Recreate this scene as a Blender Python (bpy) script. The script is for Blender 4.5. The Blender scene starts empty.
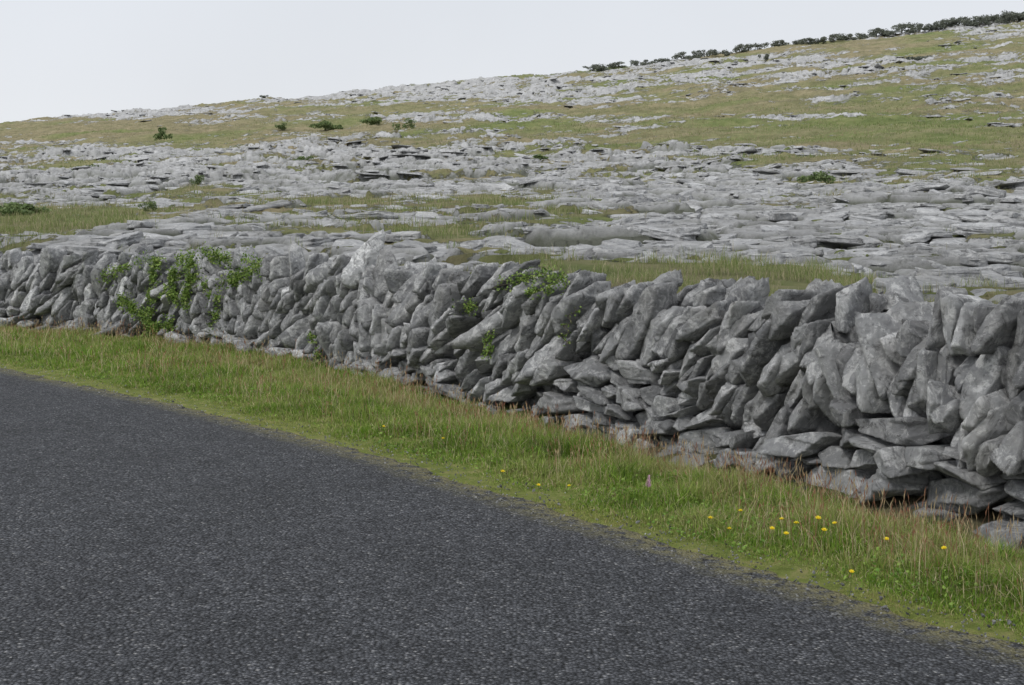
import bpy, bmesh, math, random
import numpy as np
from mathutils import Vector
R = np.random.RandomState(7); random.seed(7)
scene = bpy.context.scene
col = scene.collection

# ---------------------------------------------------------------- noise
def _h(ix, iy, iz, seed):
    n = (ix*374761393 + iy*668265263 + iz*1274126177 + seed*974634777) & 0xffffffff
    n = ((n ^ (n >> 13))*1274126177) & 0xffffffff
    n = n ^ (n >> 16)
    return n/4294967296.0
def vnoise(p, seed=0):
    f = np.floor(p).astype(np.int64); w = p-f; w = w*w*(3-2*w)
    x, y, z = f[..., 0], f[..., 1], f[..., 2]
    r = 0
    for a in (0, 1):
        wa = w[..., 0] if a else 1-w[..., 0]
        for b in (0, 1):
            wb = w[..., 1] if b else 1-w[..., 1]
            for c in (0, 1):
                wc = w[..., 2] if c else 1-w[..., 2]
                r = r+wa*wb*wc*_h(x+a, y+b, z+c, seed)
    return r*2-1
def n2(x, y, seed=0):
    fx = np.floor(x).astype(np.int64); fy = np.floor(y).astype(np.int64)
    wx = x-fx; wy = y-fy; wx = wx*wx*(3-2*wx); wy = wy*wy*(3-2*wy)
    z = fx*0
    return ((_h(fx, fy, z, seed)*(1-wx)+_h(fx+1, fy, z, seed)*wx)*(1-wy)
            + (_h(fx, fy+1, z, seed)*(1-wx)+_h(fx+1, fy+1, z, seed)*wx)*wy)*2-1
def fbm2(x, y, o=4, seed=0):
    r = 0; a = 1; t = 0
    for i in range(o):
        r = r+a*n2(x*2**i, y*2**i, seed+i*17); t += a; a *= .5
    return r/t
def fbm3(p, o=3, seed=0):
    r = 0; a = 1; t = 0
    for i in range(o):
        r = r+a*vnoise(p*2**i, seed+i*17); t += a; a *= .5
    return r/t
def sstep(a, b, x):
    t = np.clip((x-a)/(b-a), 0, 1); return t*t*(3-2*t)

# ---------------------------------------------------------------- mesh helpers
def mk_mesh(name, V, F, smooth=True, mat=None, attrs=None, mats=None):
    V = np.asarray(V, dtype=np.float32); F = np.asarray(F, dtype=np.int32)
    me = bpy.data.meshes.new(name)
    me.vertices.add(len(V)); me.vertices.foreach_set('co', V.ravel())
    k = F.shape[1]
    me.loops.add(F.size); me.loops.foreach_set('vertex_index', F.ravel())
    me.polygons.add(len(F))
    me.polygons.foreach_set('loop_start', np.arange(0, F.size, k, dtype=np.int32))
    me.update(calc_edges=True)
    me.polygons.foreach_set('use_smooth', np.full(len(F), smooth, dtype=bool))
    if mat: me.materials.append(mat)
    for an, (ty, data) in (attrs or {}).items():
        a = me.attributes.new(an, ty, 'POINT')
        if ty == 'FLOAT': a.data.foreach_set('value', np.asarray(data, dtype=np.float32).ravel())
        else: a.data.foreach_set('color', np.asarray(data, dtype=np.float32).ravel())
    me.update()
    return me
def add_obj(name, data, loc=(0, 0, 0), parent=None, **props):
    o = bpy.data.objects.new(name, data); o.location = loc
    col.objects.link(o)
    if parent is not None: o.parent = parent
    for k, v in props.items(): o[k] = v
    return o

ICO = {}
def ico(n):
    if n not in ICO:
        bm = bmesh.new(); bmesh.ops.create_icosphere(bm, subdivisions=n, radius=1)
        V = np.array([v.co[:] for v in bm.verts]); F = np.array([[v.index for v in f.verts] for f in bm.faces])
        bm.free(); ICO[n] = (V, F)
    return ICO[n]

# ---------------------------------------------------------------- materials
def newmat(name):
    m = bpy.data.materials.new(name); m.use_nodes = True
    nt = m.node_tree; nt.nodes.clear()
    out = nt.nodes.new('ShaderNodeOutputMaterial')
    return m, nt, out
def N(nt, t, **kw):
    n = nt.nodes.new(t)
    for k, v in kw.items():
        if k.startswith('_'): n.inputs[k[1:].replace('_', ' ')].default_value = v
        else: setattr(n, k, v)
    return n
def ramp(nt, fac, stops):
    r = nt.nodes.new('ShaderNodeValToRGB'); nt.links.new(fac, r.inputs[0])
    el = r.color_ramp.elements
    while len(el) < len(stops): el.new(.5)
    for e, (p, c) in zip(el, stops):
        e.position = p
        e.color = (c, c, c, 1) if not isinstance(c, tuple) else (*c, 1)
    return r.outputs[0]
def mix(nt, fac, a, b, mode='MIX'):
    m = nt.nodes.new('ShaderNodeMix'); m.data_type = 'RGBA'; m.blend_type = mode
    for sock, v in ((m.inputs[0], fac), (m.inputs[6], a), (m.inputs[7], b)):
        if isinstance(v, (int, float)): sock.default_value = v
        elif isinstance(v, tuple): sock.default_value = (*v, 1)
        else: nt.links.new(v, sock)
    return m.outputs[2]
def math_(nt, op, a, b=None):
    m = nt.nodes.new('ShaderNodeMath'); m.operation = op
    for i, v in enumerate((a, b)):
        if v is None: continue
        if isinstance(v, (int, float)): m.inputs[i].default_value = v
        else: nt.links.new(v, m.inputs[i])
    return m.outputs[0]
def noise(nt, pos, scale, detail=6, rough=.6, dist=0):
    n = N(nt, 'ShaderNodeTexNoise', _Scale=scale, _Detail=detail, _Roughness=rough, _Distortion=dist)
    nt.links.new(pos, n.inputs['Vector']); return n.outputs[0]
def finish(nt, out, colr, rough=.9, bump=None, bstr=.5, bdist=.02, spec=.2):
    b = N(nt, 'ShaderNodeBsdfPrincipled', _Roughness=rough)
    b.inputs['Specular IOR Level'].default_value = spec
    nt.links.new(colr, b.inputs['Base Color'])
    if bump is not None:
        bn = N(nt, 'ShaderNodeBump', _Strength=bstr, _Distance=bdist)
        nt.links.new(bump, bn.inputs['Height']); nt.links.new(bn.outputs[0], b.inputs['Normal'])
    nt.links.new(b.outputs[0], out.inputs[0])
    return b

def rock_material(name, lo, hi, white, fs=1.0, bd=.02, wf=.8, dkf=.6):
    m, nt, out = newmat(name)
    pos = N(nt, 'ShaderNodeNewGeometry').outputs['Position']
    a = noise(nt, pos, 4*fs, 8, .7, .3)
    c = ramp(nt, a, [(.34, (lo*.98, lo*.99, lo*1.02)), (.5, ((lo+hi)/2*.99, (lo+hi)/2, (lo+hi)/2*1.01)), (.64, (hi, hi*1.0, hi*1.0))])
    w = noise(nt, pos, 10*fs, 12, .78, .6)
    c = mix(nt, ramp(nt, w, [(.50, 0.), (.57, wf)]), c, (white, white, white*.99))
    dk = noise(nt, pos, 8*fs, 10, .75, .8)
    c = mix(nt, ramp(nt, dk, [(.54, 0.), (.61, dkf)]), c, (lo*.42, lo*.42, lo*.42))
    wm = noise(nt, pos, 2.2*fs, 4, .6)
    c = mix(nt, ramp(nt, wm, [(.52, 0.), (.75, .25)]), c, (hi*.88, hi*.83, hi*.72), 'MIX')
    tn = N(nt, 'ShaderNodeAttribute', attribute_name='tone').outputs['Fac']
    tc = nt.nodes.new('ShaderNodeCombineColor')
    for i in range(3): nt.links.new(tn, tc.inputs[i])
    c = mix(nt, 1.0, c, tc.outputs[0], 'MULTIPLY')
    b1 = noise(nt, pos, 12*fs, 13, .78, .4)
    b2 = N(nt, 'ShaderNodeTexVoronoi', _Scale=26*fs); nt.links.new(pos, b2.inputs['Vector'])
    h = math_(nt, 'ADD', math_(nt, 'MULTIPLY', b1, 1.7), math_(nt, 'MULTIPLY', b2.outputs['Distance'], .35))
    finish(nt, out, c, .88, h, 1., bd)
    return m
M_wall = rock_material('limestone_wall', .25, .44, .64, 1.0, .030, .85, .72)
M_slab = rock_material('limestone_slab', .35, .49, .60, .6, .05, .8, .5)

def leaf_material(name, trans=.35, rough=.6):
    m, nt, out = newmat(name)
    at = N(nt, 'ShaderNodeAttribute', attribute_name='tint').outputs['Color']
    b = N(nt, 'ShaderNodeBsdfPrincipled', _Roughness=rough); b.inputs['Specular IOR Level'].default_value = .25
    t = N(nt, 'ShaderNodeBsdfTranslucent')
    nt.links.new(at, b.inputs['Base Color']); nt.links.new(at, t.inputs[0])
    ms = N(nt, 'ShaderNodeMixShader'); ms.inputs[0].default_value = trans
    nt.links.new(b.outputs[0], ms.inputs[1]); nt.links.new(t.outputs[0], ms.inputs[2])
    nt.links.new(ms.outputs[0], out.inputs[0]); return m
M_grass = leaf_material('grass_blades'); M_leaf = leaf_material('leaves', .25)

M_bark, nt, out = newmat('bark')
pos = N(nt, 'ShaderNodeNewGeometry').outputs['Position']
finish(nt, out, ramp(nt, noise(nt, pos, 20), [(.3, (.05, .04, .03)), (.7, (.13, .11, .08))]), .9)

# asphalt
M_road, nt, out = newmat('asphalt')
pos = N(nt, 'ShaderNodeNewGeometry').outputs['Position']
v = N(nt, 'ShaderNodeTexVoronoi', _Scale=70.); nt.links.new(pos, v.inputs['Vector'])
sep = nt.nodes.new('ShaderNodeSeparateColor'); nt.links.new(v.outputs['Color'], sep.inputs[0])
c = ramp(nt, sep.outputs[0], [(0, (.046, .049, .056)), (.5, (.094, .099, .110)), (.88, (.150, .156, .172)), (.97, (.23, .235, .25)), (1, (.36, .36, .36))])
gap = ramp(nt, v.outputs['Distance'], [(.2, 1.), (.8, .18)])
c = mix(nt, 1., c, gap, 'MULTIPLY')
big = ramp(nt, noise(nt, pos, .9, 5, .6), [(.3, .88), (.7, 1.15)])
c = mix(nt, 1., c, big, 'MULTIPLY')
med = ramp(nt, noise(nt, pos, 9, 6, .75), [(.3, .72), (.7, 1.33)])
c = mix(nt, 1., c, med, 'MULTIPLY')
ed = N(nt, 'ShaderNodeAttribute', attribute_name='edge').outputs['Fac']
en = math_(nt, 'MULTIPLY', ed, ramp(nt, noise(nt, pos, 11, 9, .78), [(.42, 0.), (.54, 1.)]))
c = mix(nt, en, c, (.24, .22, .10))
hh = math_(nt, 'SUBTRACT', noise(nt, pos, 30, 4, .7), math_(nt, 'MULTIPLY', v.outputs['Distance'], 1.3))
finish(nt, out, c, .85, hh, 1., .017, .25)

M_soil, nt, out = newmat('verge_soil')
pos = N(nt, 'ShaderNodeNewGeometry').outputs['Position']
c = ramp(nt, noise(nt, pos, 7, 9, .7), [(.3, (.08, .11, .02)), (.5, (.16, .19, .05)), (.68, (.27, .24, .11))])
finish(nt, out, c, .95, noise(nt, pos, 40, 8, .7), .9, .03, .1)

# hill
M_hill, nt, out = newmat('hill_turf_and_limestone')
pos = N(nt, 'ShaderNodeNewGeometry').outputs['Position']
rk = N(nt, 'ShaderNodeAttribute', attribute_name='rock').outputs['Fac']
gt = N(nt, 'ShaderNodeAttribute', attribute_name='green').outputs['Fac']
ck = N(nt, 'ShaderNodeAttribute', attribute_name='crack').outputs['Fac']
nz = noise(nt, pos, .7, 11, .78, .3); nz2 = noise(nt, pos, .12, 6, .6)
f = math_(nt, 'ADD', math_(nt, 'ADD', rk, math_(nt, 'MULTIPLY', math_(nt, 'SUBTRACT', nz, .5), 2.8)), math_(nt, 'MULTIPLY', math_(nt, 'SUBTRACT', nz2, .5), 1.2))
fr = ramp(nt, f, [(.44, 0.), (.52, 1.)])
ga = noise(nt, pos, .45, 10, .78)
g1 = ramp(nt, ga, [(.3, (.12, .11, .06)), (.45, (.21, .19, .11)), (.6, (.31, .265, .165)), (.72, (.40, .34, .23))])
g2 = ramp(nt, ga, [(.3, (.09, .12, .04)), (.5, (.17, .20, .075)), (.65, (.26, .26, .12))])
g = mix(nt, gt, g1, g2)
rc = ramp(nt, noise(nt, pos, 1.6, 12, .82), [(.3, (.17, .17, .175)), (.41, (.36, .36, .36)), (.52, (.48, .48, .48)), (.7, (.59, .59, .58))])
big = ramp(nt, noise(nt, pos, .22, 7, .7), [(.35, .80), (.65, 1.12)])
rc = mix(nt, 1., rc, big, 'MULTIPLY')
rc = mix(nt, ck, rc, (.09, .10, .06))
c = mix(nt, fr, g, rc)
finish(nt, out, c, .95, math_(nt, 'ADD', noise(nt, pos, 2.6, 12, .8), math_(nt, 'MULTIPLY', fr, .4)), 1., .18, .1)

M_gnd, nt, out = newmat('plain_ground')
pos = N(nt, 'ShaderNodeNewGeometry').outputs['Position']
finish(nt, out, ramp(nt, noise(nt, pos, 1.5, 8), [(.3, (.07, .085, .03)), (.7, (.16, .15, .07))]), .95)

# ---------------------------------------------------------------- layout curves (x as a function of y)
def smooth_curve(pts, win):
    p = np.array(sorted(pts)); yy = np.arange(p[0, 0], p[-1, 0], .05)
    xx = np.interp(yy, p[:, 0], p[:, 1])
    k = int(win/.05)|1
    pad = k
    ext = np.concatenate([xx[0]+(xx[0]-xx[1])*np.arange(pad, 0, -1), xx, xx[-1]+(xx[-1]-xx[-2])*np.arange(1, pad+1)])
    for _ in range(2): ext = np.convolve(ext, np.ones(k)/k, 'same')
    xs = ext[pad:-pad]
    return yy, xs
EY, EX = smooth_curve([(-6, 10.3), (-1, 6.5), (3.27, 3.3), (5.05, 2.0), (5.96, 1.34), (7.32, .42), (9.29, -.85), (12.1, -2.95), (15.8, -6.25), (19.7, -10.9), (23.5, -17), (28, -28), (34, -50), (45, -100)], 1.2)
WY, WX = smooth_curve([(0, 6.3), (4, 4.1), (6.84, 2.6), (8.6, 1.72), (10.45, .66), (13.96, -1.35), (16.5, -2.9), (18.3, -4.15), (20.6, -6.5), (21.9, -8.8), (25, -15.5), (31, -32), (45, -90), (80, -300)], 1.2)
ex = lambda y: np.interp(y, EY, EX)
wx = lambda y: np.interp(y, WY, WX)
def wall_dist(x, y):
    d = wx(y+.2)-wx(y-.2); sl = d/.4
    w = (x-wx(y))/np.sqrt(1+sl*sl)
    return np.where(y > 70, 40, w)

# ---------------------------------------------------------------- hill height
SKX = (np.array([-1200, -400, 0, 200, 270, 360, 450, 590, 700, 850, 1024, 1300, 1700, 2300])-512)/1300
SKT = (236-np.array([175, 150, 123, 105, 98, 92, 82, 70, 56, 38, 19, -8, -35, -50]))/1300
D0, D1 = 26., 260.
L = math.log(D1/D0)
def hillT(u, d):
    s = np.log(np.maximum(d, 2)/D0)/L
    Ts = np.interp(u, SKX, SKT)
    T = np.where(s < 0, .072*L*s, Ts*np.minimum(s, 1))
    return T
def hill_base(x, y):
    u = x/y; z = 1.6+y*hillT(u, y)
    zc = 1.6+D1*np.interp(u, SKX, SKT)
    z = np.where(y > D1, zc-.06*(y-D1)-.0006*(y-D1)**2, z)
    w = wall_dist(x, y)
    return z*sstep(-.2, 3.2, w)-.5*(1-sstep(-.9, .1, w)), w
BL = [(820, 215, 330, 38, 1.0), (330, 165, 400, 28, .75), (150, 238, 260, 16, .75), (70, 188, 160, 26, .45), (450, 92, 200, 9, .75),
      (850, 72, 220, 8, .4), (650, 250, 140, 14, .75), (970, 268, 110, 26, .8), (250, 190, 200, 18, .35), (120, 112, 120, 5, .6), (500, 120, 160, 6, .5), (400, 250, 150, 12, .6),
      (900, 30, 200, 5, .5), (700, 62, 150, 4, .5), (860, 152, 180, 4, .7), (760, 118, 200, 3, .75), (930, 98, 120, 3, .7), (560, 80, 120, 3, .5), (960, 125, 100, 2.5, .6), (880, 60, 140, 3, .5),
      (830, 135, 260, 25, -.6), (690, 279, 105, 12, -1.8), (480, 203, 90, 6, -.8), (40, 222, 75, 12, -1.6), (130, 133, 230, 10, -.55),
      (900, 45, 260, 16, -.15), (450, 231, 90, 4, -.8), (800, 98, 200, 14, -.2), (620, 178, 60, 6, -.7), (210, 192, 70, 7, -.8), (600, 112, 150, 6, -.3),
      (330, 205, 60, 4, -.8), (760, 205, 60, 3, -.6), (100, 165, 90, 5, -.7), (420, 175, 70, 4, -.6), (250, 165, 60, 3, -.6), (560, 215, 60, 4, -.6)]
def rockmask(x, y):
    u = x/y; T = hillT(u, y); px = 512+1300*u; py = 236-1300*T
    m = .20+.08*sstep(120, 90, py)
    for cx, cy, rx, ry, w in BL:
        m = m+w*np.exp(-((px-cx)/rx)**2-((py-cy)/ry)**2)
    ly = np.log(y)
    m = m+.5*fbm2(u*14+50, ly*16+9, 4, 5)+.85*fbm2(u*24+11, ly*75+3, 4, 6)+.35*fbm2(x*.5, y*.22, 3, 9)
    return m
def hill_z(x, y, crack=False):
    z, w = hill_base(x, y)
    rm = rockmask(x, y)
    r = sstep(.3, .7, rm)*sstep(.5, 3.5, w)
    amp = np.clip(y/40, .7, 3.2)
    z = z+amp*.22*fbm2(x*.16, y*.16, 3, 21)*sstep(.5, 4, w)
    blk = 0; ckm = 0
    for sc, am in ((.65, .08), (1.9, .18), (4.8, .30)):
        qx = x/sc/1.15+.4*fbm2(x*.7/sc, y*.7/sc, 2, 3); qy = y/(sc*.85)+.4*fbm2(x*.7/sc+40, y*.7/sc, 2, 4)
        fx = np.floor(qx).astype(np.int64); fy = np.floor(qy).astype(np.int64)
        b1 = np.full(np.shape(x), 9.); b2 = b1.copy(); idv = b1*0
        for i in (-1, 0, 1):
            for j in (-1, 0, 1):
                cx = fx+i; cy = fy+j
                dx = cx+_h(cx, cy, cx*0, 31)-qx; dy = cy+_h(cx, cy, cx*0, 32)-qy
                dd = np.sqrt(dx*dx+dy*dy); hv = _h(cx, cy, cx*0, 33)+dx*.8*(_h(cx, cy, cx*0, 34)-.5)+dy*.9*(_h(cx, cy, cx*0, 35)-.3)
                nb = dd < b1
                b2 = np.where(nb, b1, np.minimum(b2, dd)); idv = np.where(nb, hv, idv); b1 = np.where(nb, dd, b1)
        cr = 1-sstep(.03, .10, b2-b1)
        blk = blk+am*(idv-.45)-am*.8*cr
        ckm = np.maximum(ckm, cr*(.3+.5*(am > .15)))
    z = z+blk*r*np.clip(y/50, .8, 1.6)
    z = z+.05*fbm2(x*1.7, y*1.7, 3, 77)*sstep(.3, 2, w)*np.clip(y/30, 1, 4)
    if crack: return z, rm, w, ckm*np.clip(60/y, .0, 1)
    return z, rm, w

us = np.linspace(-.62, .62, 1250)
ds = np.concatenate([np.exp(np.linspace(math.log(6.5), math.log(11), 60))[:-1], np.exp(np.linspace(math.log(11), math.log(75), 760))[:-1], np.exp(np.linspace(math.log(75), math.log(330), 320))])
U, Dg = np.meshgrid(us, ds); X = U*Dg; Y = Dg
Z, RM, Wd, CK = hill_z(X, Y, True)
V = np.stack([X, Y, Z], -1).reshape(-1, 3)
nr, nc = X.shape
idx = np.arange(nr*nc).reshape(nr, nc)
F = np.stack([idx[:-1, :-1], idx[:-1, 1:], idx[1:, 1:], idx[1:, :-1]], -1).reshape(-1, 4)
keep = (Wd > -.6).ravel()
F = F[keep[F].all(1)]
px = 512+1300*U; py = 236-1300*hillT(U, Dg)
green = np.clip(.25+.35*np.exp(-((px-850)/300)**2-((py-130)/45)**2)+.5*np.exp(-((py-250)/40)**2)+1.3*fbm2(U*12, np.log(Dg)*20, 4, 55), 0, 1)
me = mk_mesh('hill', V, F, True, M_hill, {'rock': ('FLOAT', RM), 'green': ('FLOAT', green), 'crack': ('FLOAT', CK)})
add_obj('hill', me, kind='structure', label='grey limestone pavement hillside with patchy turf')

me = mk_mesh('ground', [(-600, -300, -.25), (600, -300, -.25), (600, 600, -.25), (-600, 600, -.25)], [(0, 1, 2, 3)], False, M_gnd)
add_obj('ground', me, kind='structure', label='flat grassy ground around the road')

# ---------------------------------------------------------------- road
ys = np.concatenate([np.arange(-5, 2, .5), np.arange(2, 16, .04), np.arange(16, 44, .3)])
e = np.stack([ex(ys), ys], -1); tan = np.gradient(e, axis=0); tan /= np.linalg.norm(tan, axis=1)[:, None]
nrm = np.stack([-tan[:, 1], tan[:, 0]], -1)
nrm *= np.sign((nrm[:, :1]*-1.))
jit = .07*fbm2(ys*1.1, ys*0, 3, 3)+.07*fbm2(ys*7, ys*0, 3, 4)
offs = np.concatenate([[0, .04, .1, .2, .35, .6], np.linspace(1, 6, 18)])
P = e[:, None, :]+nrm[:, None, :]*(offs[None, :, None]+(jit[:, None]*np.clip(1-offs/.5, 0, 1))[..., None])
zz = .012+.05*np.sin(np.clip(offs/6, 0, 1)*math.pi)
zz[0] = -.03
Zr = np.broadcast_to(zz, P.shape[:2])
V = np.concatenate([P, Zr[..., None]], -1).reshape(-1, 3)
nr, nc = P.shape[:2]; idx = np.arange(nr*nc).reshape(nr, nc)
F = np.stack([idx[:-1, :-1], idx[:-1, 1:], idx[1:, 1:], idx[1:, :-1]], -1).reshape(-1, 4)[:, ::-1]
edge = np.broadcast_to(np.clip(1-offs/.36, 0, 1)**1.1, P.shape[:2])
nz_ = np.cross(V[F[0][1]]-V[F[0][0]], V[F[0][2]]-V[F[0][0]])[2]
if nz_ < 0: F = F[:, ::-1]
me = mk_mesh('road', V, F, True, M_road, {'edge': ('FLOAT', edge)})
add_obj('road', me, kind='structure', label='dark grey coarse chip asphalt country road')

# ---------------------------------------------------------------- verge
def verge_z(x, y, f):
    return .0+.035*sstep(.05, .4, f)+.03*fbm2(x*1.5, y*1.5, 3, 8)*sstep(0, .3, f)-.13*sstep(.55, 1, f)*sstep(16, 9, y)
yv = np.concatenate([np.arange(-4, 2, .5), np.arange(2, 20, .06), np.arange(20, 44, .2)])
fv = np.linspace(-.15, 1.25, 46)
YV, FV = np.meshgrid(yv, fv, indexing='ij')
XV = ex(YV)*(1-FV)+wx(YV)*FV
ZV = verge_z(XV, YV, FV)-.03*(FV < 0)
V = np.stack([XV, YV, ZV], -1).reshape(-1, 3)
nr, nc = XV.shape; idx = np.arange(nr*nc).reshape(nr, nc)
F = np.stack([idx[:-1, :-1], idx[:-1, 1:], idx[1:, 1:], idx[1:, :-1]], -1).reshape(-1, 4)
me = mk_mesh('verge', V, F, True, M_soil)
add_obj('verge', me, kind='structure', label='narrow grassy roadside verge between asphalt and stone wall')

# ---------------------------------------------------------------- stone shape by planes
def stone(level, planes, dists, scale, k=16, seed=0, namp=.05, nfreq=5., strata=None, stamp=.006):
    D, F = ico(level)
    d = D*np.asarray(scale); d = d/np.linalg.norm(d, axis=1)[:, None]
    den = np.maximum(d@planes.T, 0)/dists[None, :]
    mx = den.max(1)
    r = 1./(mx*(((den/mx[:, None])**k).sum(1))**(1./k))
    P = d*r[:, None]
    off = np.array([seed*3.17, seed*1.31, seed*.77]) % 97
    nn = fbm3(P*nfreq+off, 5 if level >= 5 else (4 if level == 4 else 2), 5)
    rd = -np.abs(fbm3(P*nfreq*.55+off+13, 2, 9))
    st = 0
    if strata is not None and level >= 4:
        q = P@strata
        st = vnoise(np.stack([q*38, P[:, 0]*3, P[:, 1]*3], -1)+off, 4)*stamp
        a = vnoise(np.stack([q*18, P[:, 0]*4, P[:, 1]*4], -1)+off, 8)
        st = st-sstep(.15, .22, a)*stamp*2.4
    P = P+d*((nn*namp+(rd+.15)*namp*1.1)+st)[:, None]
    return P, F

# ---------------------------------------------------------------- wall
wy = np.arange(4.9, 27.5, .02); wpts = np.stack([wx(wy), wy], -1)
seg = np.linalg.norm(np.diff(wpts, axis=0), axis=1); S = np.concatenate([[0], np.cumsum(seg)]); SL = S[-1]
def wframe(s):
    x = np.interp(s, S, wpts[:, 0]); y = np.interp(s, S, wpts[:, 1])
    x2 = np.interp(s+.3, S, wpts[:, 0])-np.interp(s-.3, S, wpts[:, 0]); y2 = np.interp(s+.3, S, wpts[:, 1])-np.interp(s-.3, S, wpts[:, 1])
    l = math.hypot(x2, y2); T = np.array([x2/l, y2/l, 0]); Nn = np.array([-T[1], T[0], 0])
    if Nn[0] > 0: Nn = -Nn
    return np.array([x, y, 0.]), T, Nn
def s_at_y(y): return float(np.interp(y, wpts[:, 1], S))
def bound(s):
    base = .42-.2*min(max((s-5)/6, 0), 1)
    return max(.06, base+.5*float(fbm2(np.array([s*.95]), np.array([3.]), 3, 12)[0]))
def shear(s):
    return -.45+1.5*float(fbm2(np.array([s*.7]), np.array([7.]), 3, 14)[0])
def clip(poly, a, b):
    o = []
    for i in range(len(poly)):
        p, q = poly[i], poly[(i+1) % len(poly)]
        dp = a[0]*p[0]+a[1]*p[1]-b; dq = a[0]*q[0]+a[1]*q[1]-b
        if dp <= 0: o.append(p)
        if dp*dq < 0:
            t = dp/(dp-dq); o.append((p[0]+t*(q[0]-p[0]), p[1]+t*(q[1]-p[1])))
    return o
def hull(pts):
    pts = sorted(set(pts))
    def half(ps):
        o = []
        for p in ps:
            while len(o) >= 2 and (o[-1][0]-o[-2][0])*(p[1]-o[-2][1])-(o[-1][1]-o[-2][1])*(p[0]-o[-2][0]) <= 1e-9: o.pop()
            o.append(p)
        return o
    a = half(pts); b = half(pts[::-1]); return a[:-1]+b[:-1]
def cells(seed, rmin, rmax, s0, s1, qmax):
    rr = random.Random(seed); pts = []; grid = {}
    G = rmax
    for _ in range(int((s1-s0)*qmax*900)):
        p = rr.uniform(s0, s1); q = rr.uniform(-.1, qmax); r = rmin+(rmax-rmin)*rr.random()**1.5
        ci, cj = int(p//G), int(q//G+5); ok = True
        for i in range(ci-2, ci+3):
            for j in range(cj-2, cj+3):
                for (a, b, c) in grid.get((i, j), ()):
                    if (a-p)**2+(b-q)**2 < (.5*(r+c))**2: ok = False; break
                if not ok: break
            if not ok: break
        if ok:
            grid.setdefault((ci, cj), []).append((p, q, r)); pts.append((p, q, r))
    out = []
    A = np.array(pts)
    for (p, q, r) in pts:
        poly = [(p-.6, q-.6), (p+.6, q-.6), (p+.6, q+.6), (p-.6, q+.6)]
        dd = (A[:, 0]-p)**2+(A[:, 1]-q)**2
        for k in np.argsort(dd)[1:26]:
            a, b, c = A[k]; nx, ny = a-p, b-q; l2 = nx*nx+ny*ny
            if l2 > 1.2: break
            w = (l2+(r*.5)**2-(c*.5)**2)/(2*l2)
            poly = clip(poly, (nx, ny), nx*(p+nx*w)+ny*(q+ny*w))
            if len(poly) < 3: break
        if len(poly) >= 3: out.append((p, q, r, poly))
    return out
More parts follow.
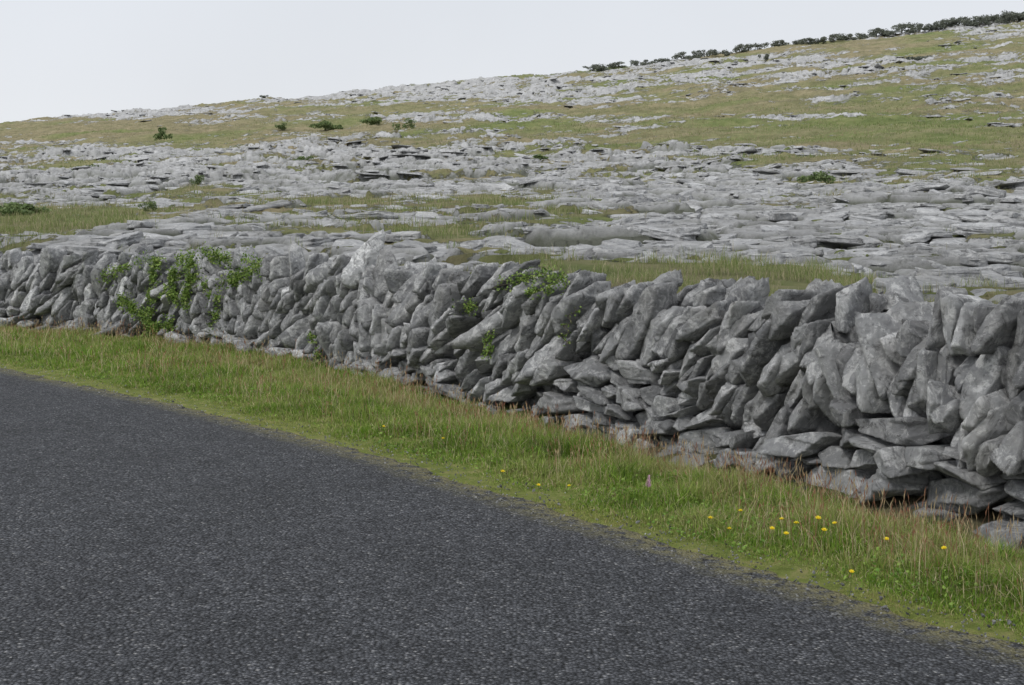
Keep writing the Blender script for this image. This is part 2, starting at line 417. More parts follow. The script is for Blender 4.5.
def make_layer(seed, tcen, thick, hbase, lvl_fn):
    polys = []
    for zone, (px_, qx_, rmin, rmax) in enumerate(((1.5, .60, .11, .44), (.54, 1.38, .12, .46))):
        for (p, q, r, poly) in cells(seed+zone, rmin, rmax, 0, SL/px_, 1.6/qx_):
            p *= px_; q *= qx_
            b = bound(p)
            if zone == 0 and (q > b or q < -.08): continue
            htop = hbase-.06*(1-min(max((p-5)/4, 0), 1))+.16*float(fbm2(np.array([p*1.6]), np.array([2.]), 3, seed)[0])
            if zone == 1 and (q < b-.03 or q > htop): continue
            poly = [(a*px_, c*qx_) for a, c in poly]
            sl = (bound(p+.05)-bound(p-.05))/.1
            sl = max(-1.2, min(1.2, sl))
            if zone == 0:
                poly = clip(poly, (-sl, 1.), b-sl*p+.03); tilt = .4*float(n2(np.array([p*1.1]), np.array([q*2.]), 5)[0])
                poly = [(a, c+tilt*(a-p)) for a, c in poly]
            else:
                poly = clip(poly, (sl, -1.), -(b-sl*p)+.03); sh = shear(p+.3*(q-.8))
                poly = [(a+sh*(c-.7), c) for a, c in poly]
            if len(poly) < 3: continue
            polys.append((p, q, zone, poly))
    res = []
    for (p, q, zone, poly) in polys:
        pl = hull([(a, max(h, -.16)) for a, h in poly])
        if len(pl) < 3: continue
        cx = sum(a for a, b in pl)/len(pl); ch = sum(b for a, b in pl)/len(pl)
        ext = max(abs(a-cx) for a, b in pl); exh = max(abs(b-ch) for a, b in pl)
        if ext > .55 or exh > .5 or ext < .025 or exh < .02: continue
        rs = np.random.RandomState(int(abs(p*1000)+q*7919) % 100000+seed)
        planes = []; dist = []
        gap = .001+.013*rs.rand()
        rot = rs.normal(0, .10)
        for i in range(len(pl)):
            (a, b), (c, d) = pl[i], pl[(i+1) % len(pl)]
            nx, ny = d-b, -(c-a); l = math.hypot(nx, ny)
            if l < .05: continue
            nx /= l; ny /= l
            dd = nx*(a-cx)+ny*(b-ch)
            nx, ny = nx*math.cos(rot)-ny*math.sin(rot), nx*math.sin(rot)+ny*math.cos(rot)
            tz = rs.uniform(-.22, .22)
            n = np.array([nx, ny, tz]); n /= np.linalg.norm(n)
            planes.append(n); dist.append(max((dd-gap)*(1-.1*tz), .014))
        if len(planes) < 3: continue
        hw = thick/2
        prot = rs.uniform(-.11, .08)
        sz = min(ext, exh)
        n = np.array([rs.normal(0, .38), rs.normal(.16, .32), 1]); n /= np.linalg.norm(n)
        planes.append(n); dist.append((hw+prot)*n[2])
        for _ in range(1+(rs.rand() < .6)):
            an = rs.uniform(0, 2*math.pi); ti = rs.uniform(.5, 1.6)
            n = np.array([math.cos(an)*ti, math.sin(an)*ti, 1]); n /= np.linalg.norm(n)
            sup = (hw+prot)*n[2]+(abs(n[0])*ext+abs(n[1])*exh)*rs.uniform(.2, .7)
            planes.append(n); dist.append(sup)
        if rs.rand() < .5:
            an = rs.uniform(0, 2*math.pi); n = np.array([math.cos(an), math.sin(an), rs.uniform(-.1, .4)]); n /= np.linalg.norm(n)
            planes.append(n); dist.append((abs(n[0])*ext+abs(n[1])*exh)*rs.uniform(.6, .88)+abs(n[2])*hw*.6)
        for _ in range(2):
            n = np.array([rs.uniform(-.3, .3), rs.uniform(-.3, .3), -1]); n /= np.linalg.norm(n)
            planes.append(n); dist.append(hw*rs.uniform(.8, 1.1))
        planes = np.array(planes); dist = np.array(dist)
        # keep the sharp slabs' spikes bounded
        for sx_ in (-1, 1):
            planes = np.concatenate([planes, [[sx_, 0, 0], [0, sx_, 0]]]); dist = np.concatenate([dist, [ext*1.04, exh*1.04]])
        C, T, Nn = wframe(cx)
        lvl = lvl_fn(C[1])
        if zone == 1: sh = shear(cx); stv = np.array([1., -sh, rs.normal(0, .25)])
        else: stv = np.array([rs.normal(0, .1), 1., rs.normal(0, .2)])
        stv /= np.linalg.norm(stv)
        P, F = stone(lvl, planes, dist, (ext, exh, hw), 260, rs.randint(9999), .011*min(1.5, max(.6, sz/.1)), 13., stv, .007)
        tc = tcen-.13*max(ch, 0)
        Wp = P[:, :1]*T+P[:, 1:2]*np.array([0, 0, 1])+P[:, 2:3]*Nn
        org = C+np.array([0, 0, ch])+Nn*tc
        tone = rs.uniform(.62, 1.16)*(1 if rs.rand() > .16 else 1.25)
        res.append((org, Wp, F[:, ::-1], tone, ext*exh, cx, ch))
    return res
front = make_layer(11, -.16, .34, 1.22, lambda y: 5 if y < 13 else 4)
back = make_layer(77, -.50, .34, 1.16, lambda y: 4 if y < 12 else 3)
print('stones', len(front), len(back))
wall_o = add_obj('dry_stone_wall', None, tuple(wframe(s_at_y(10))[0]),
                 label='long grey dry stone wall of stacked rough limestone along the verge', category='wall')
wall_o.empty_display_size = .5
vis = []
for i, st in enumerate(front):
    u = st[0][0]/st[0][1]
    if abs(u) < .41: vis.append((st[4]/st[0][1]**2, i))
vis.sort(reverse=True); top = set(i for _, i in vis[:100])
wl = np.array(wall_o.location)
rest = []
for i, st in enumerate(front):
    if i in top:
        me = mk_mesh('stone', st[1], st[2], True, M_wall, {'tone': ('FLOAT', np.full(len(st[1]), st[3]))})
        add_obj('stone', me, tuple(st[0]-wl), wall_o)
    else: rest.append(st)
def merge(lst, name, origin):
    VV = []; FF = []; TT = []; o = 0
    for st in lst:
        VV.append(st[1]+st[0]-origin); FF.append(st[2]+o); TT.append(np.full(len(st[1]), st[3])); o += len(st[1])
    return mk_mesh(name, np.concatenate(VV), np.concatenate(FF), True, M_wall, {'tone': ('FLOAT', np.concatenate(TT))})
core = []
for i in range(1100):
    s = R.uniform(.3, SL-.3); C, T, Nn = wframe(s)
    pr = R.normal(size=(9, 3)); pr /= np.linalg.norm(pr, axis=1)[:, None]
    P, F = stone(3, pr, R.uniform(.06, .12, 9), (1, 1, 1), 30, i, .01)
    P = np.clip(P, -.16, .16)
    h = R.uniform(0, 1.02)
    core.append((C+Nn*(-.33-.1*h+R.uniform(-.06, .03))+np.array([0, 0, h]), P, F, .5, 0))
me = merge(rest+back+core, 'stonework', wl)
o = add_obj('stonework', me, (0, 0, 0), wall_o); o['kind'] = 'stuff'

# ---------------------------------------------------------------- hillside slabs
def slab_proto(level, i):
    rs = np.random.RandomState(i+500)
    n = []; d = []
    m = rs.randint(4, 7); a0 = rs.uniform(0, 6)
    for k in range(m):
        a = a0+2*math.pi*(k+rs.uniform(-.3, .3))/m
        v = np.array([math.cos(a), math.sin(a), rs.uniform(-.05, .3)]); v /= np.linalg.norm(v)
        n.append(v); d.append(rs.uniform(.32, .55))
    v = np.array([rs.uniform(-.15, .15), rs.uniform(-.15, .15), 1]); n.append(v/np.linalg.norm(v)); d.append(.16)
    for k in range(2):
        a = rs.uniform(0, 6.3); v = np.array([math.cos(a)*.5, math.sin(a)*.5, 1]); v /= np.linalg.norm(v)
        n.append(v); d.append(rs.uniform(.2, .36))
    n.append(np.array([0, 0, -1.])); d.append(.25)
    return stone(level, np.array(n), np.array(d), (1, 1, .5), 200, i, .018, 6., np.array([0, 0, 1.]), .012)
protos = {4: [slab_proto(4, i) for i in range(30)], 3: [slab_proto(3, i+100) for i in range(20)]}
def scatter_slabs(n, dlo, dhi, level, name, size0, thr):
    u = R.uniform(-.6, .6, n); d = np.exp(R.uniform(math.log(dlo), math.log(dhi), n))
    x = u*d; y = d
    z, rm, w = hill_z(x, y)
    cl = fbm2(x*.45, y*.35, 3, 91)
    ok = (rm+R.uniform(-.2, .2, n)+.8*cl > thr) & (w > 1.0)
    x, y, z, rm = x[ok], y[ok], z[ok], rm[ok]
    VV = []; FF = []; TT = []; o = 0
    for i in range(len(x)):
        P, F = protos[level][R.randint(len(protos[level]))]
        sz = size0*(y[i]/25)**.35*R.choice([.35, .55, .8, 1.15, 1.6], p=[.30, .30, .22, .14, .04])*R.uniform(.8, 1.2)
        a = R.uniform(0, 6.283); sc = np.array([sz*R.uniform(.8, 1.6), sz*R.uniform(.7, 1.1), min(sz, .6)*R.uniform(.4, .85)*(.55 if y[i] > 60 else 1)])
        Q = P*sc
        ca, sa = math.cos(a), math.sin(a)
        Q = np.stack([Q[:, 0]*ca-Q[:, 1]*sa, Q[:, 0]*sa+Q[:, 1]*ca, Q[:, 2]], -1)
        tx, ty = R.normal(0, .10), R.normal(.04, .10)
        if y[i] < 40 and sz < .5 and R.rand() < .15: tx += R.uniform(-.6, .6)
        Q[:, 2] += Q[:, 0]*tx+Q[:, 1]*ty
        VV.append(Q+np.array([x[i], y[i], z[i]-.04*sz])); FF.append(F+o); o += len(P)
        TT.append(np.full(len(P), R.uniform(.75, 1.12)))
    me = mk_mesh(name, np.concatenate(VV), np.concatenate(FF), level > 3, M_slab, {'tone': ('FLOAT', np.concatenate(TT))})
    return me, len(x)
me, c1 = scatter_slabs(4800, 9.5, 42, 4, 'limestone_pavement', .68, .48)
add_obj('limestone_pavement', me, kind='stuff', label='broken pale limestone slabs covering the slope behind the wall', category='rocks')
me, c2 = scatter_slabs(16000, 40, 262, 3, 'limestone_rubble', .62, .52)
add_obj('limestone_rubble', me, kind='stuff', label='pale limestone outcrops scattered over the grassy hillside', category='rocks')
print('slabs', c1, c2)

# ---------------------------------------------------------------- grass
def blades(name, x, y, z, hgt, wid, colr, lean=.35, mat=M_grass):
    n = len(x); a = R.uniform(0, 2*math.pi, n); b = R.uniform(0, 2*math.pi, n)
    dx, dy = np.cos(a)*wid, np.sin(a)*wid
    lx, ly = np.cos(b), np.sin(b); ln = np.abs(R.normal(0, lean, n))*hgt
    base = np.stack([x, y, z], -1)
    off = np.stack([dx, dy, 0*dx], -1)
    m1 = base+np.stack([lx*ln*.28, ly*ln*.28, hgt*.55], -1)
    tip = base+np.stack([lx*ln, ly*ln, hgt*np.clip(1-.25*(ln/hgt)**2, .4, 1)], -1)
    V = np.stack([base-off, base+off, m1-off*.75, m1+off*.75, tip], 1).reshape(-1, 3)
    o = np.arange(n)[:, None]*5
    F = np.concatenate([o+np.array([[0, 1, 3]]), o+np.array([[0, 3, 2]]), o+np.array([[2, 3, 4]])], 0)
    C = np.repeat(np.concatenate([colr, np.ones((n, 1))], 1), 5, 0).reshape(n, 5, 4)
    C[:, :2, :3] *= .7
    return mk_mesh(name, V, F, False, mat, {'tint': ('FLOAT_COLOR', C.reshape(-1, 4))})
def pal(n, cols, p, var=.2):
    c = np.array(cols)[R.choice(len(cols), n, p=p)]
    return c*R.uniform(1-var, 1+var, (n, 1))
n = 370000
y = np.exp(R.uniform(math.log(4.2), math.log(30), n)); f = R.uniform(-.05, 1.08, n)
patch = fbm2(y*2.2+f*1.5, f*4, 3, 40)
x = ex(y)*(1-f)+wx(y)*f
cl = fbm2(x*3, y*3, 3, 41)
edge_keep = (f > .05+.10*fbm2(x*4, y*4, 2, 44)) | (R.rand(n) < .2)
x, y, f, patch, cl = [q[edge_keep] for q in (x, y, f, patch, cl)]; n = len(x)
z = verge_z(x, y, f)-.01
h = (.016+.072*sstep(.02, .45, f)-.010*sstep(.75, 1.0, f))*R.uniform(.45, 1.55, n)*(1+1.1*cl)
h = np.maximum(h, .012)
wd = np.clip(.0013+.00018*y, .0018, .005)*R.uniform(.7, 1.3, n)
g = pal(n, [(.17, .30, .03), (.25, .36, .055), (.10, .19, .03), (.38, .40, .14), (.52, .45, .28), (.30, .19, .11)], [.33, .28, .14, .12, .10, .03], .3)
tt = np.clip(patch*2.2+.1, 0, 1)[:, None]*(.5+.5*sstep(.3, .9, f))[:, None]
g = g*(1-tt*.55)+np.array([(.44, .37, .19)])*tt*.55
dk = np.clip(-patch*1.8-.1, 0, 1)[:, None]
g = g*(1-dk*.3)
dr = (1-sstep(.0, .15, f))[:, None]*.6
g = g*(1-dr)+np.array([(.38, .35, .13)])*dr
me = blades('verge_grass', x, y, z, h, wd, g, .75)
add_obj('verge_grass', me, kind='stuff', label='rough yellowish green grass on the roadside verge', category='grass')
# seed stalks
n = 9500
y = np.exp(R.uniform(math.log(4.3), math.log(26), n)); f = .2+.82*R.rand(n)**.75; x = ex(y)*(1-f)+wx(y)*f
k = (fbm2(x*1.2, y*1.2, 2, 60)+R.uniform(-.5, .5, n)) > .05
x, y, f = x[k], y[k], f[k]; n = len(x); z = verge_z(x, y, f)
h = R.uniform(.09, .25, n)*(.75+.25*f)
b = R.uniform(0, 6.283, n); ln = np.abs(R.normal(0, .45, n))*h
tx, ty, tz = x+np.cos(b)*ln, y+np.sin(b)*ln, z+h
w = np.clip(.0005+.00008*y, .0008, .002)
mx, my = x+np.cos(b)*ln*.35, y+np.sin(b)*ln*.35
V = np.stack([np.stack([x-w, y, z], -1), np.stack([x+w, y, z], -1), np.stack([mx-w, my, z+h*.6], -1), np.stack([mx+w, my, z+h*.6], -1),
              np.stack([tx-w*.6, ty, tz], -1), np.stack([tx+w*.6, ty, tz], -1),
              np.stack([tx-w*2.6, ty, tz+h*.07], -1), np.stack([tx+w*2.6, ty, tz+h*.07], -1), np.stack([tx+np.cos(b)*.01, ty, tz+h*.2], -1)], 1).reshape(-1, 3)
o = np.arange(n)[:, None]*9
F = np.concatenate([o+np.array([t]) for t in ([0, 1, 3], [0, 3, 2], [2, 3, 5], [2, 5, 4], [4, 5, 7], [4, 7, 6], [6, 7, 8])], 0)
C = np.ones((n, 9, 4)); C[:, :, :3] = pal(n, [(.55, .48, .30), (.42, .34, .20), (.32, .17, .11)], [.35, .25, .4])[:, None, :]
C[:, 5:, :3] *= np.array([.95, .84, .78])
me = mk_mesh('seed_stalks', V, F, False, M_grass, {'tint': ('FLOAT_COLOR', C.reshape(-1, 4))})
add_obj('seeding_grass', me, kind='stuff', label='thin straw coloured seeding grass stalks on the verge', category='grass')
n = 14000
y = np.exp(R.uniform(math.log(4.3), math.log(20), n)); f = .08+.95*R.rand(n); x = ex(y)*(1-f)+wx(y)*f
k = fbm2(x*2, y*2, 2, 66)+R.uniform(-.25, .25, n) > .05
x, y, f = x[k], y[k], f[k]; n = len(x); z = verge_z(x, y, f)+R.uniform(.01, .06, n)
def leaves(name, P, size, colr, mat=M_leaf, up=.5):
    n = len(P); nn = R.normal(size=(n, 3)); nn[:, 2] += up*2; nn /= np.linalg.norm(nn, axis=1)[:, None]
    t = np.cross(nn, R.normal(size=(n, 3))); t /= np.linalg.norm(t, axis=1)[:, None]; b = np.cross(nn, t)
    s = size[:, None]
    V = np.stack([P-t*s*.5, P-t*s*.1+b*s*.42, P+t*s*.6-nn*s*.12, P-t*s*.1-b*s*.42, P+nn*s*.08], 1).reshape(-1, 3)
    o = np.arange(n)[:, None]*5
    F = np.concatenate([o+np.array([q]) for q in ([0, 4, 1], [1, 4, 2], [2, 4, 3], [3, 4, 0])], 0)
    C = np.repeat(np.concatenate([colr, np.ones((n, 1))], 1), 5, 0)
    return mk_mesh(name, V, F, False, mat, {'tint': ('FLOAT_COLOR', C)})
me = leaves('weeds', np.stack([x, y, z], -1), R.uniform(.010, .026, n), pal(n, [(.13, .24, .04), (.21, .32, .06)], [.5, .5]))
add_obj('clover_and_weeds', me, kind='stuff', label='low broad leaved green weeds among the verge grass', category='weeds')
# hillside grass
n = 520000
u = R.uniform(-.5, .5, n); d = np.exp(R.uniform(math.log(9), math.log(250), n)); x = u*d; y = d
tk = fbm2(x*2.5, y*2.5, 2, 81)
rm = rockmask(x, y)+.5*fbm2(x*.9, y*.9, 3, 83); w = wall_dist(x, y)
k = ((rm+R.uniform(-.12, .12, n)) < .33) & (w > .8) & (tk > -.15)
x, y, tk, u = x[k], y[k], tk[k], u[k]; n = len(x); z, _, _ = hill_z(x, y)
print('hillgrass', n)
h = R.uniform(.07, .20, n)*(1+1.0*tk)*np.clip(y/20, .6, 1); wd = .0020*np.clip(y/10, .8, 12)*R.uniform(.7, 1.3, n)
g = pal(n, [(.16, .22, .06), (.22, .27, .09), (.31, .30, .15), (.43, .38, .24)], [.33, .31, .19, .17], .28)
br = np.clip(.5+2.4*fbm2(u*12, np.log(y)*24, 4, 88), 0, 1)[:, None]*np.clip((y-25)/60, 0.12, .85)[:, None]
g = g*(1-br)+np.array([(.40, .33, .215)])*br
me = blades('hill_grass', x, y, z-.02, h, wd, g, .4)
add_obj('hillside_grass', me, kind='stuff', label='rough tufted grass growing between limestone on the hillside', category='grass')

# gravel at road edge
n = 2800
y = np.exp(R.uniform(math.log(4.3), math.log(18), n)); dd = R.normal(-.08, .22, n); x = ex(y)+dd*.8; yy2 = y+dd*.55
VV = []; FF = []; TT = []; o = 0
gp = [stone(2, (lambda q: q/np.linalg.norm(q, axis=1)[:, None])(R.normal(size=(10, 3))), R.uniform(.6, 1, 10), (1, 1, 1), 14, i, .02) for i in range(10)]
for i in range(n):
    P, F = gp[i % 10]; s = R.uniform(.002, .005)*(1.9 if R.rand() < .06 else 1)
    P = np.clip(P, -1.6, 1.6)
    VV.append(P*s+np.array([x[i], yy2[i], .016+s*.4])); FF.append(F+o); o += len(P); TT.append(np.full(len(P), R.uniform(.25, 1.1)))
me = mk_mesh('gravel', np.concatenate(VV), np.concatenate(FF), False, M_wall, {'tone': ('FLOAT', np.concatenate(TT))})
add_obj('gravel', me, kind='stuff', label='loose grey chippings along the asphalt edge', category='gravel')

# ---------------------------------------------------------------- ivy on the wall
def tube(path, r0, r1):
    path = np.array(path); V = []; F = []
    for i, p in enumerate(path):
        r = r0+(r1-r0)*i/(len(path)-1)
        for k in range(5): a = k*2*math.pi/5; V.append(p+np.array([math.cos(a)*r, math.sin(a)*r, math.sin(a)*r*.5]))
    for i in range(len(path)-1):
        for k in range(5): F.append((i*5+k, i*5+(k+1) % 5, (i+1)*5+(k+1) % 5, (i+1)*5+k))
    return V, F
def ivy(label, strands, n, size, dens=.05):
    C0, _, _ = wframe(strands[0][0][0]); base = C0.copy()
    root = add_obj('ivy_plant', None, tuple(base), label=label, category='ivy')
    P = []
    for st in strands:
        st = np.array(st); path = []
        for i in range(len(st)-1):
            for t in np.linspace(0, 1, 12): path.append(st[i]*(1-t)+st[i+1]*t)
        pp = []
        ph = R.uniform(0, 9)
        for j, (s, hh, th) in enumerate(path):
            s2 = s+.05*math.sin(j*.9+ph); C, T, Nn = wframe(s2)
            pp.append(C+Nn*(.035-.13*hh+th)+np.array([0, 0, hh]))
            k = int(n/len(path)/len(strands)*R.choice([.1, .4, 1, 2.2]))
            dn = dens*R.uniform(.4, 1.3)
            q = pp[-1]+T*R.normal(0, dn, (k, 1))+Nn*R.normal(0, .022, (k, 1))+np.array([0, 0, 1])*R.normal(0, dn, (k, 1))
            P.append(q)
        v, f = tube(pp, .006, .003)
        add_obj('stem', mk_mesh('stem', np.array(v)-base, f, True, M_bark), parent=root)
    P = np.concatenate(P)-base; k = len(P)
    add_obj('foliage', leaves('foliage', P, R.uniform(.6, 1.2, k)*size, pal(k, [(.14, .23, .045), (.22, .32, .07), (.07, .12, .03), (.30, .37, .11)], [.35, .32, .15, .18]), up=.3), parent=root)
def hs(px):
    u = (px-512)/1300; uu = wpts[:, 0]/wpts[:, 1]
    return float(np.interp(-u, -uu, S))
a = [hs(p) for p in (98, 120, 148, 168, 185, 212, 250)]
ivy('thick green ivy spilling over the top and face of the wall', [
    [(a[0], .95, 0), (a[1], 1.12, 0), (a[2], 1.25, -.05)], [(a[2], .05, 0), (a[2], .5, 0), (a[3], .95, 0), (a[4], 1.25, -.05)],
    [(a[3], 1.25, -.05), (a[4], 1.31, -.15), (a[5], 1.26, -.1)], [(a[4], 1.31, -.1), (a[5], 1.31, -.1), (a[6], 1.22, -.05)], [(a[5], .3, 0), (a[5], .7, 0), (a[4], 1.1, 0)],
    [(a[2], .7, 0), (a[2], 1.22, 0)], [(a[3], 1.1, .02), (a[3], .75, .03), (a[4], .6, .02)], [(a[5], .9, 0), (a[6], 1.18, 0)],
    [(a[2], .15, 0), (a[3], .3, 0)], [(a[1], .6, .02), (a[2], .35, .02)], [(a[4], .75, .02), (a[4], 1.2, .02)]], 9500, .036, .062)
b_ = [hs(p) for p in (312, 320, 326)]
ivy('small green ivy shoot at the foot of the wall', [[(b_[1], .05, 0), (b_[1], .25, .02), (b_[0], .40, .02)]], 220, .035, .04)
c_ = [hs(p) for p in (450, 468, 486, 500, 520, 540, 556, 440)]
ivy('bright green ivy trailing across the wall top', [
    [(c_[2], .5, .02), (c_[2], .72, .02)], [(c_[2], 1.12, .02), (c_[4], 1.25, -.03)],
    [(c_[2], 1.18, -.02), (c_[4], 1.27, -.1), (c_[5], 1.22, -.05), (c_[6], 1.16, -.02)], [(c_[3], 1.27, -.2), (c_[5], 1.24, -.1)], [(c_[1], .93, .02), (c_[0], .91, .02)], [(c_[4], 1.1, .03), (c_[5], 1.15, .03)]], 1700, .025, .035)
d_ = [hs(p) for p in (562, 568)]
ivy('thin ivy sprig on the wall face', [[(d_[0], .7, .03), (d_[0], .85, .03), (d_[1], 1.0, .03)]], 70, .025, .02)

# ---------------------------------------------------------------- flowers
def flat_mat(name, c):
    m, nt, out = newmat(name); pos = N(nt, 'ShaderNodeNewGeometry').outputs['Position']
    finish(nt, out, ramp(nt, noise(nt, pos, 80), [(.3, tuple(q*.8 for q in c)), (.7, c)]), .6); return m
M_yel = flat_mat('yellow_petal', (.8, .64, .03)); M_pink = flat_mat('pink_petal', (.62, .36, .48)); M_stem = flat_mat('flower_stem', (.16, .22, .05))
def flower_meshes(kind):
    v, f = tube([(0, 0, -.03), (.004, 0, .06), (.0, .005, .145)], .0018, .0013)
    stem = mk_mesh('stem', v, f, True, M_stem)
    V = []; F = []
    if kind == 'y':
        for ring, (m, r, zz) in enumerate(((7, .014, .002), (6, .009, .006))):
            for k in range(m):
                a = 2*math.pi*k/m+ring*.4; o = len(V); w = .45
                V += [(0, 0, .145), (math.cos(a-w)*r*.7, math.sin(a-w)*r*.7, .148+zz), (math.cos(a)*r, math.sin(a)*r, .152+zz), (math.cos(a+w)*r*.7, math.sin(a+w)*r*.7, .148+zz)]
                F.append((o, o+1, o+2, o+3))
        return stem, mk_mesh('petals', V, F, False, M_yel)
    for j in range(12):
        for k in range(5):
            a = 2*math.pi*k/5+j; r = .014*(1-j/18); z0 = .125+j*.004; o = len(V)
            V += [(0, 0, z0), (math.cos(a-.4)*r*.7, math.sin(a-.4)*r*.7, z0), (math.cos(a)*r, math.sin(a)*r, z0+.003), (math.cos(a+.4)*r*.7, math.sin(a+.4)*r*.7, z0+.002)]
            F.append((o, o+1, o+2, o+3))
    return stem, mk_mesh('petals', V, F, False, M_pink)
ys_, yp_ = flower_meshes('y'); ps_, pp_ = flower_meshes('p')
def place_flower(name, x, y, st, pe, s, lab, grp=None):
    f = (x-float(ex(y)))/(float(wx(y))-float(ex(y)))
    r = add_obj(name, None, (x, y, float(verge_z(np.array(x), np.array(y), np.array(f)))), label=lab, category='flower')
    if grp: r['group'] = grp
    r.scale = (s, s, s); r.rotation_euler = (R.uniform(-.05, .4), R.uniform(-.2, .2), R.uniform(-.5, .5)); r.empty_display_size = .05
    for nm, m in (('stem', st), ('petals', pe)):
        o = bpy.data.objects.new(nm, m); o.parent = r; col.objects.link(o)
for (x, y) in [(1.28, 6.46), (1.52, 6.52), (1.49, 6.28), (.98, 6.59), (1.05, 6.41), (1.32, 6.3), (1.48, 5.72), (.135, 7.7), (-.07, 7.95), (1.62, 6.45), (-1.0, 9.9), (-.5, 9.3), (.35, 7.6), (2.0, 5.95), (1.18, 6.75), (1.40, 6.38), (1.75, 6.1), (1.38, 6.6)]:
    place_flower('yellow_flower', x, y, ys_, yp_, R.uniform(.95, 1.25), 'small yellow wildflower standing in the verge grass', 'yellow wildflowers in the verge')
place_flower('pink_orchid', .757, 7.4, ps_, pp_, 1.4, 'pale pink orchid spike in the verge grass')

# ---------------------------------------------------------------- shrubs & trees
def bush_mesh(name, w, h, n, leaf, cols, seed, zc=.5):
    rs = np.random.RandomState(seed); P = []
    m = 9
    cs = np.stack([rs.normal(0, .27, m)*w, rs.normal(0, .27, m)*w, h*(zc+rs.uniform(-.28, .28, m))], -1); rr = rs.uniform(.16, .3, m)*w
    k = rs.randint(0, m, n); dirs = rs.normal(size=(n, 3)); dirs /= np.linalg.norm(dirs, axis=1)[:, None]
    P = cs[k]+dirs*(rr[k]*rs.uniform(.5, 1.1, n))[:, None]*np.array([1, 1, h/w*.9])
    P[:, 2] = np.maximum(P[:, 2], .02*h)
    return leaves(name, P, rs.uniform(.7, 1.3, n)*leaf, pal(n, cols, [1/len(cols)]*len(cols), .35), up=.2)
dark = [(.13, .145, .12), (.16, .175, .14), (.19, .205, .16)]
mid = [(.11, .16, .06), (.15, .21, .08), (.19, .24, .10)]
def at(px, py):
    u = (px-512)/1300; T = (236-py)/1300; Ts = float(np.interp(u, SKX, SKT))
    s = min(T/Ts, 1.) if T > 0 else T/(.072*L)
    d = D0*math.exp(s*L); x = u*d
    z = float(hill_z(np.array([x]), np.array([d]))[0][0]); return x, d, z
for i, (px_, py_, wp, hp, c, lab) in enumerate([
    (161, 139, 14, 17, mid, 'small dark upright shrub on the grassy slope'), (86, 174, 30, 14, mid, 'low spreading green shrub among limestone'),
    (326, 131, 24, 11, mid, 'low dark green shrub on the hillside turf'), (404, 134, 14, 13, mid, 'small green shrub beside pale rock'),
    (376, 127, 24, 8, mid, 'low green shrub on the hillside turf'), (818, 186, 30, 18, mid, 'bright green shrub growing from limestone'),
    (767, 62, 10, 12, dark, 'small dark shrub near the hill crest'), (921, 60, 20, 6, dark, 'low dark shrub on upper hillside'),
    (195, 190, 12, 14, mid, 'small green shrub in a limestone gap'), (264, 99, 7, 5, dark, 'tiny dark shrub on the skyline'), (283, 131, 12, 8, mid, 'small green shrub on the slope'),
    (655, 62, 8, 4, dark, 'tiny dark shrub near the hill crest'), (14, 215, 46, 13, mid, 'low green bramble patch behind the wall'),
    (300, 160, 16, 6, mid, 'small green shrub among limestone'), (540, 160, 18, 6, mid, 'low green shrub among limestone'), (150, 212, 14, 14, mid, 'small green shrub behind the wall')]):
    x, d, z = at(px_, py_); w = wp/1300*d; h = hp/1300*d
    o = add_obj('shrub', bush_mesh('shrub', w, h, 700, max(w, h)*.09, c, i+5, .5), (x, d, z-.02*h), label=lab, category='shrub')
crowns = [bush_mesh('crown', 3.8, 2.4, 1000, .26, dark, 60+i, .52) for i in range(5)]
v, f = tube([(0, 0, -.4), (.05, .03, .6), (.1, -.05, 1.1), (.3, .2, 1.8)], .16, .05); trunk = mk_mesh('trunk', v, f, True, M_bark)
pxs = [594, 601, 618, 634, 641, 659, 667, 683, 692, 704, 712, 726, 741, 749, 772, 779, 797, 806, 815, 824, 833, 841, 851, 860, 869, 877, 884, 893, 902, 911, 920, 929, 937, 945, 953, 962, 971, 980, 987, 994, 1001, 1008, 1015, 1022, 1030, 1040]
for i, p in enumerate(pxs):
    u = (p-512)/1300; d = 257+R.uniform(-3, 3); x = u*d; z = float(hill_z(np.array([x]), np.array([d]))[0][0])
    s = R.uniform(.5, .75)+.3*max(0, (p-850)/170)
    r = add_obj('tree', None, (x, d, z-.25), label='small dark wind-shaped tree on the hill skyline', category='tree', group='trees along the hill skyline')
    r.scale = (s*R.uniform(.9, 1.6), s, s*R.uniform(.75, 1.2)); r.rotation_euler = (0, 0, R.uniform(0, 6))
    for nm, m in (('trunk', trunk), ('crown', crowns[i % 5])):
        o = bpy.data.objects.new(nm, m); o.parent = r; col.objects.link(o)

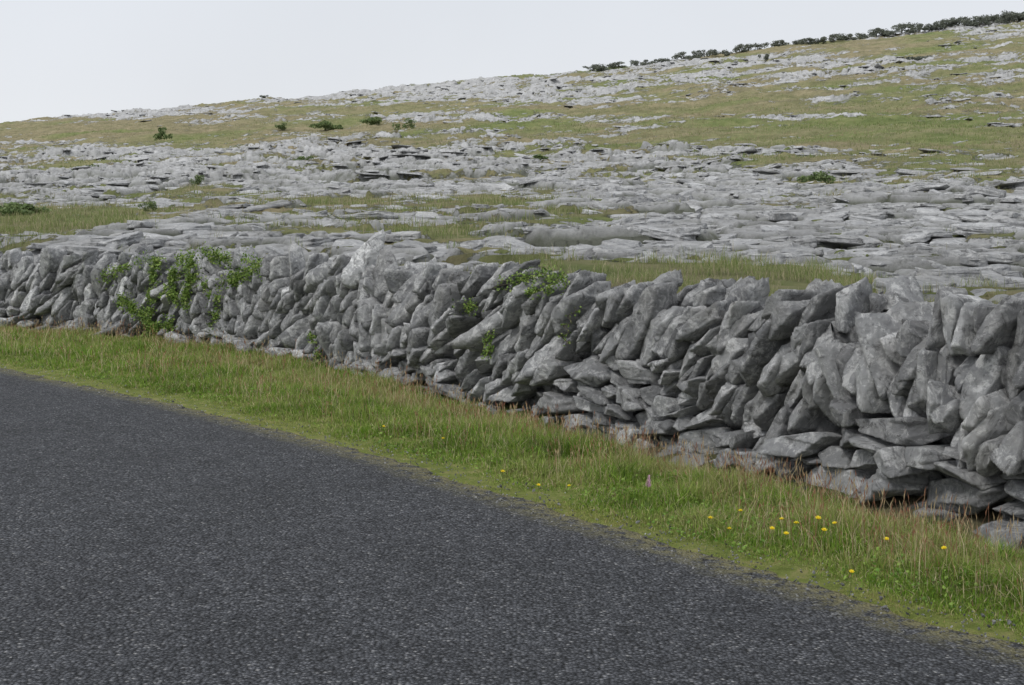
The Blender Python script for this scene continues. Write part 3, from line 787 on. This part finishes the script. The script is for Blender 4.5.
# ---------------------------------------------------------------- world, sun
w = bpy.data.worlds.new('World'); scene.world = w; w.use_nodes = True
nt = w.node_tree; nt.nodes.clear()
out = nt.nodes.new('ShaderNodeOutputWorld'); bg = nt.nodes.new('ShaderNodeBackground')
sky = nt.nodes.new('ShaderNodeTexSky'); sky.sky_type = 'NISHITA'; sky.sun_disc = False
sky.sun_elevation = math.radians(50); sky.sun_rotation = math.radians(228); sky.air_density = 1.5; sky.dust_density = 4
hsv = N(nt, 'ShaderNodeHueSaturation', _Saturation=.35); nt.links.new(sky.outputs[0], hsv.inputs['Color'])
tc = nt.nodes.new('ShaderNodeTexCoord'); sx = nt.nodes.new('ShaderNodeSeparateXYZ'); nt.links.new(tc.outputs['Generated'], sx.inputs[0])
cl = ramp(nt, sx.outputs[2], [(0, (8.9, 9.1, 9.3)), (.12, (8.2, 8.5, 9.0)), (.3, (7.6, 8.05, 8.8)), (1, (10.5, 10.6, 10.8))])
cn = ramp(nt, noise(nt, tc.outputs['Generated'], 2.5, 5, .5), [(.3, .95), (.7, 1.04)])
cl = mix(nt, 1., cl, cn, 'MULTIPLY')
nt.links.new(mix(nt, .9, hsv.outputs[0], cl), bg.inputs[0]); bg.inputs[1].default_value = .1
nt.links.new(bg.outputs[0], out.inputs[0])
sl = bpy.data.lights.new('sun', 'SUN'); sl.energy = 1.5; sl.angle = math.radians(12); sl.color = (1, .985, .96)
so = bpy.data.objects.new('sun', sl); col.objects.link(so)
az = math.radians(228); el = math.radians(50)
dirv = Vector((math.sin(az)*math.cos(el), math.cos(az)*math.cos(el), math.sin(el)))
so.rotation_euler = dirv.to_track_quat('Z', 'Y').to_euler()

cam = bpy.data.cameras.new('camera'); co = bpy.data.objects.new('camera', cam); col.objects.link(co)
co.location = (0, 0, 1.6); co.rotation_euler = (math.radians(90), 0, 0)
cam.sensor_width = 36; cam.lens = 36*1300/1024; cam.shift_y = -106.5/1024; cam.clip_end = 3000; cam.clip_start = .05
scene.camera = co
scene.view_settings.view_transform = 'Standard'; scene.view_settings.look = 'None'; scene.view_settings.exposure = 0
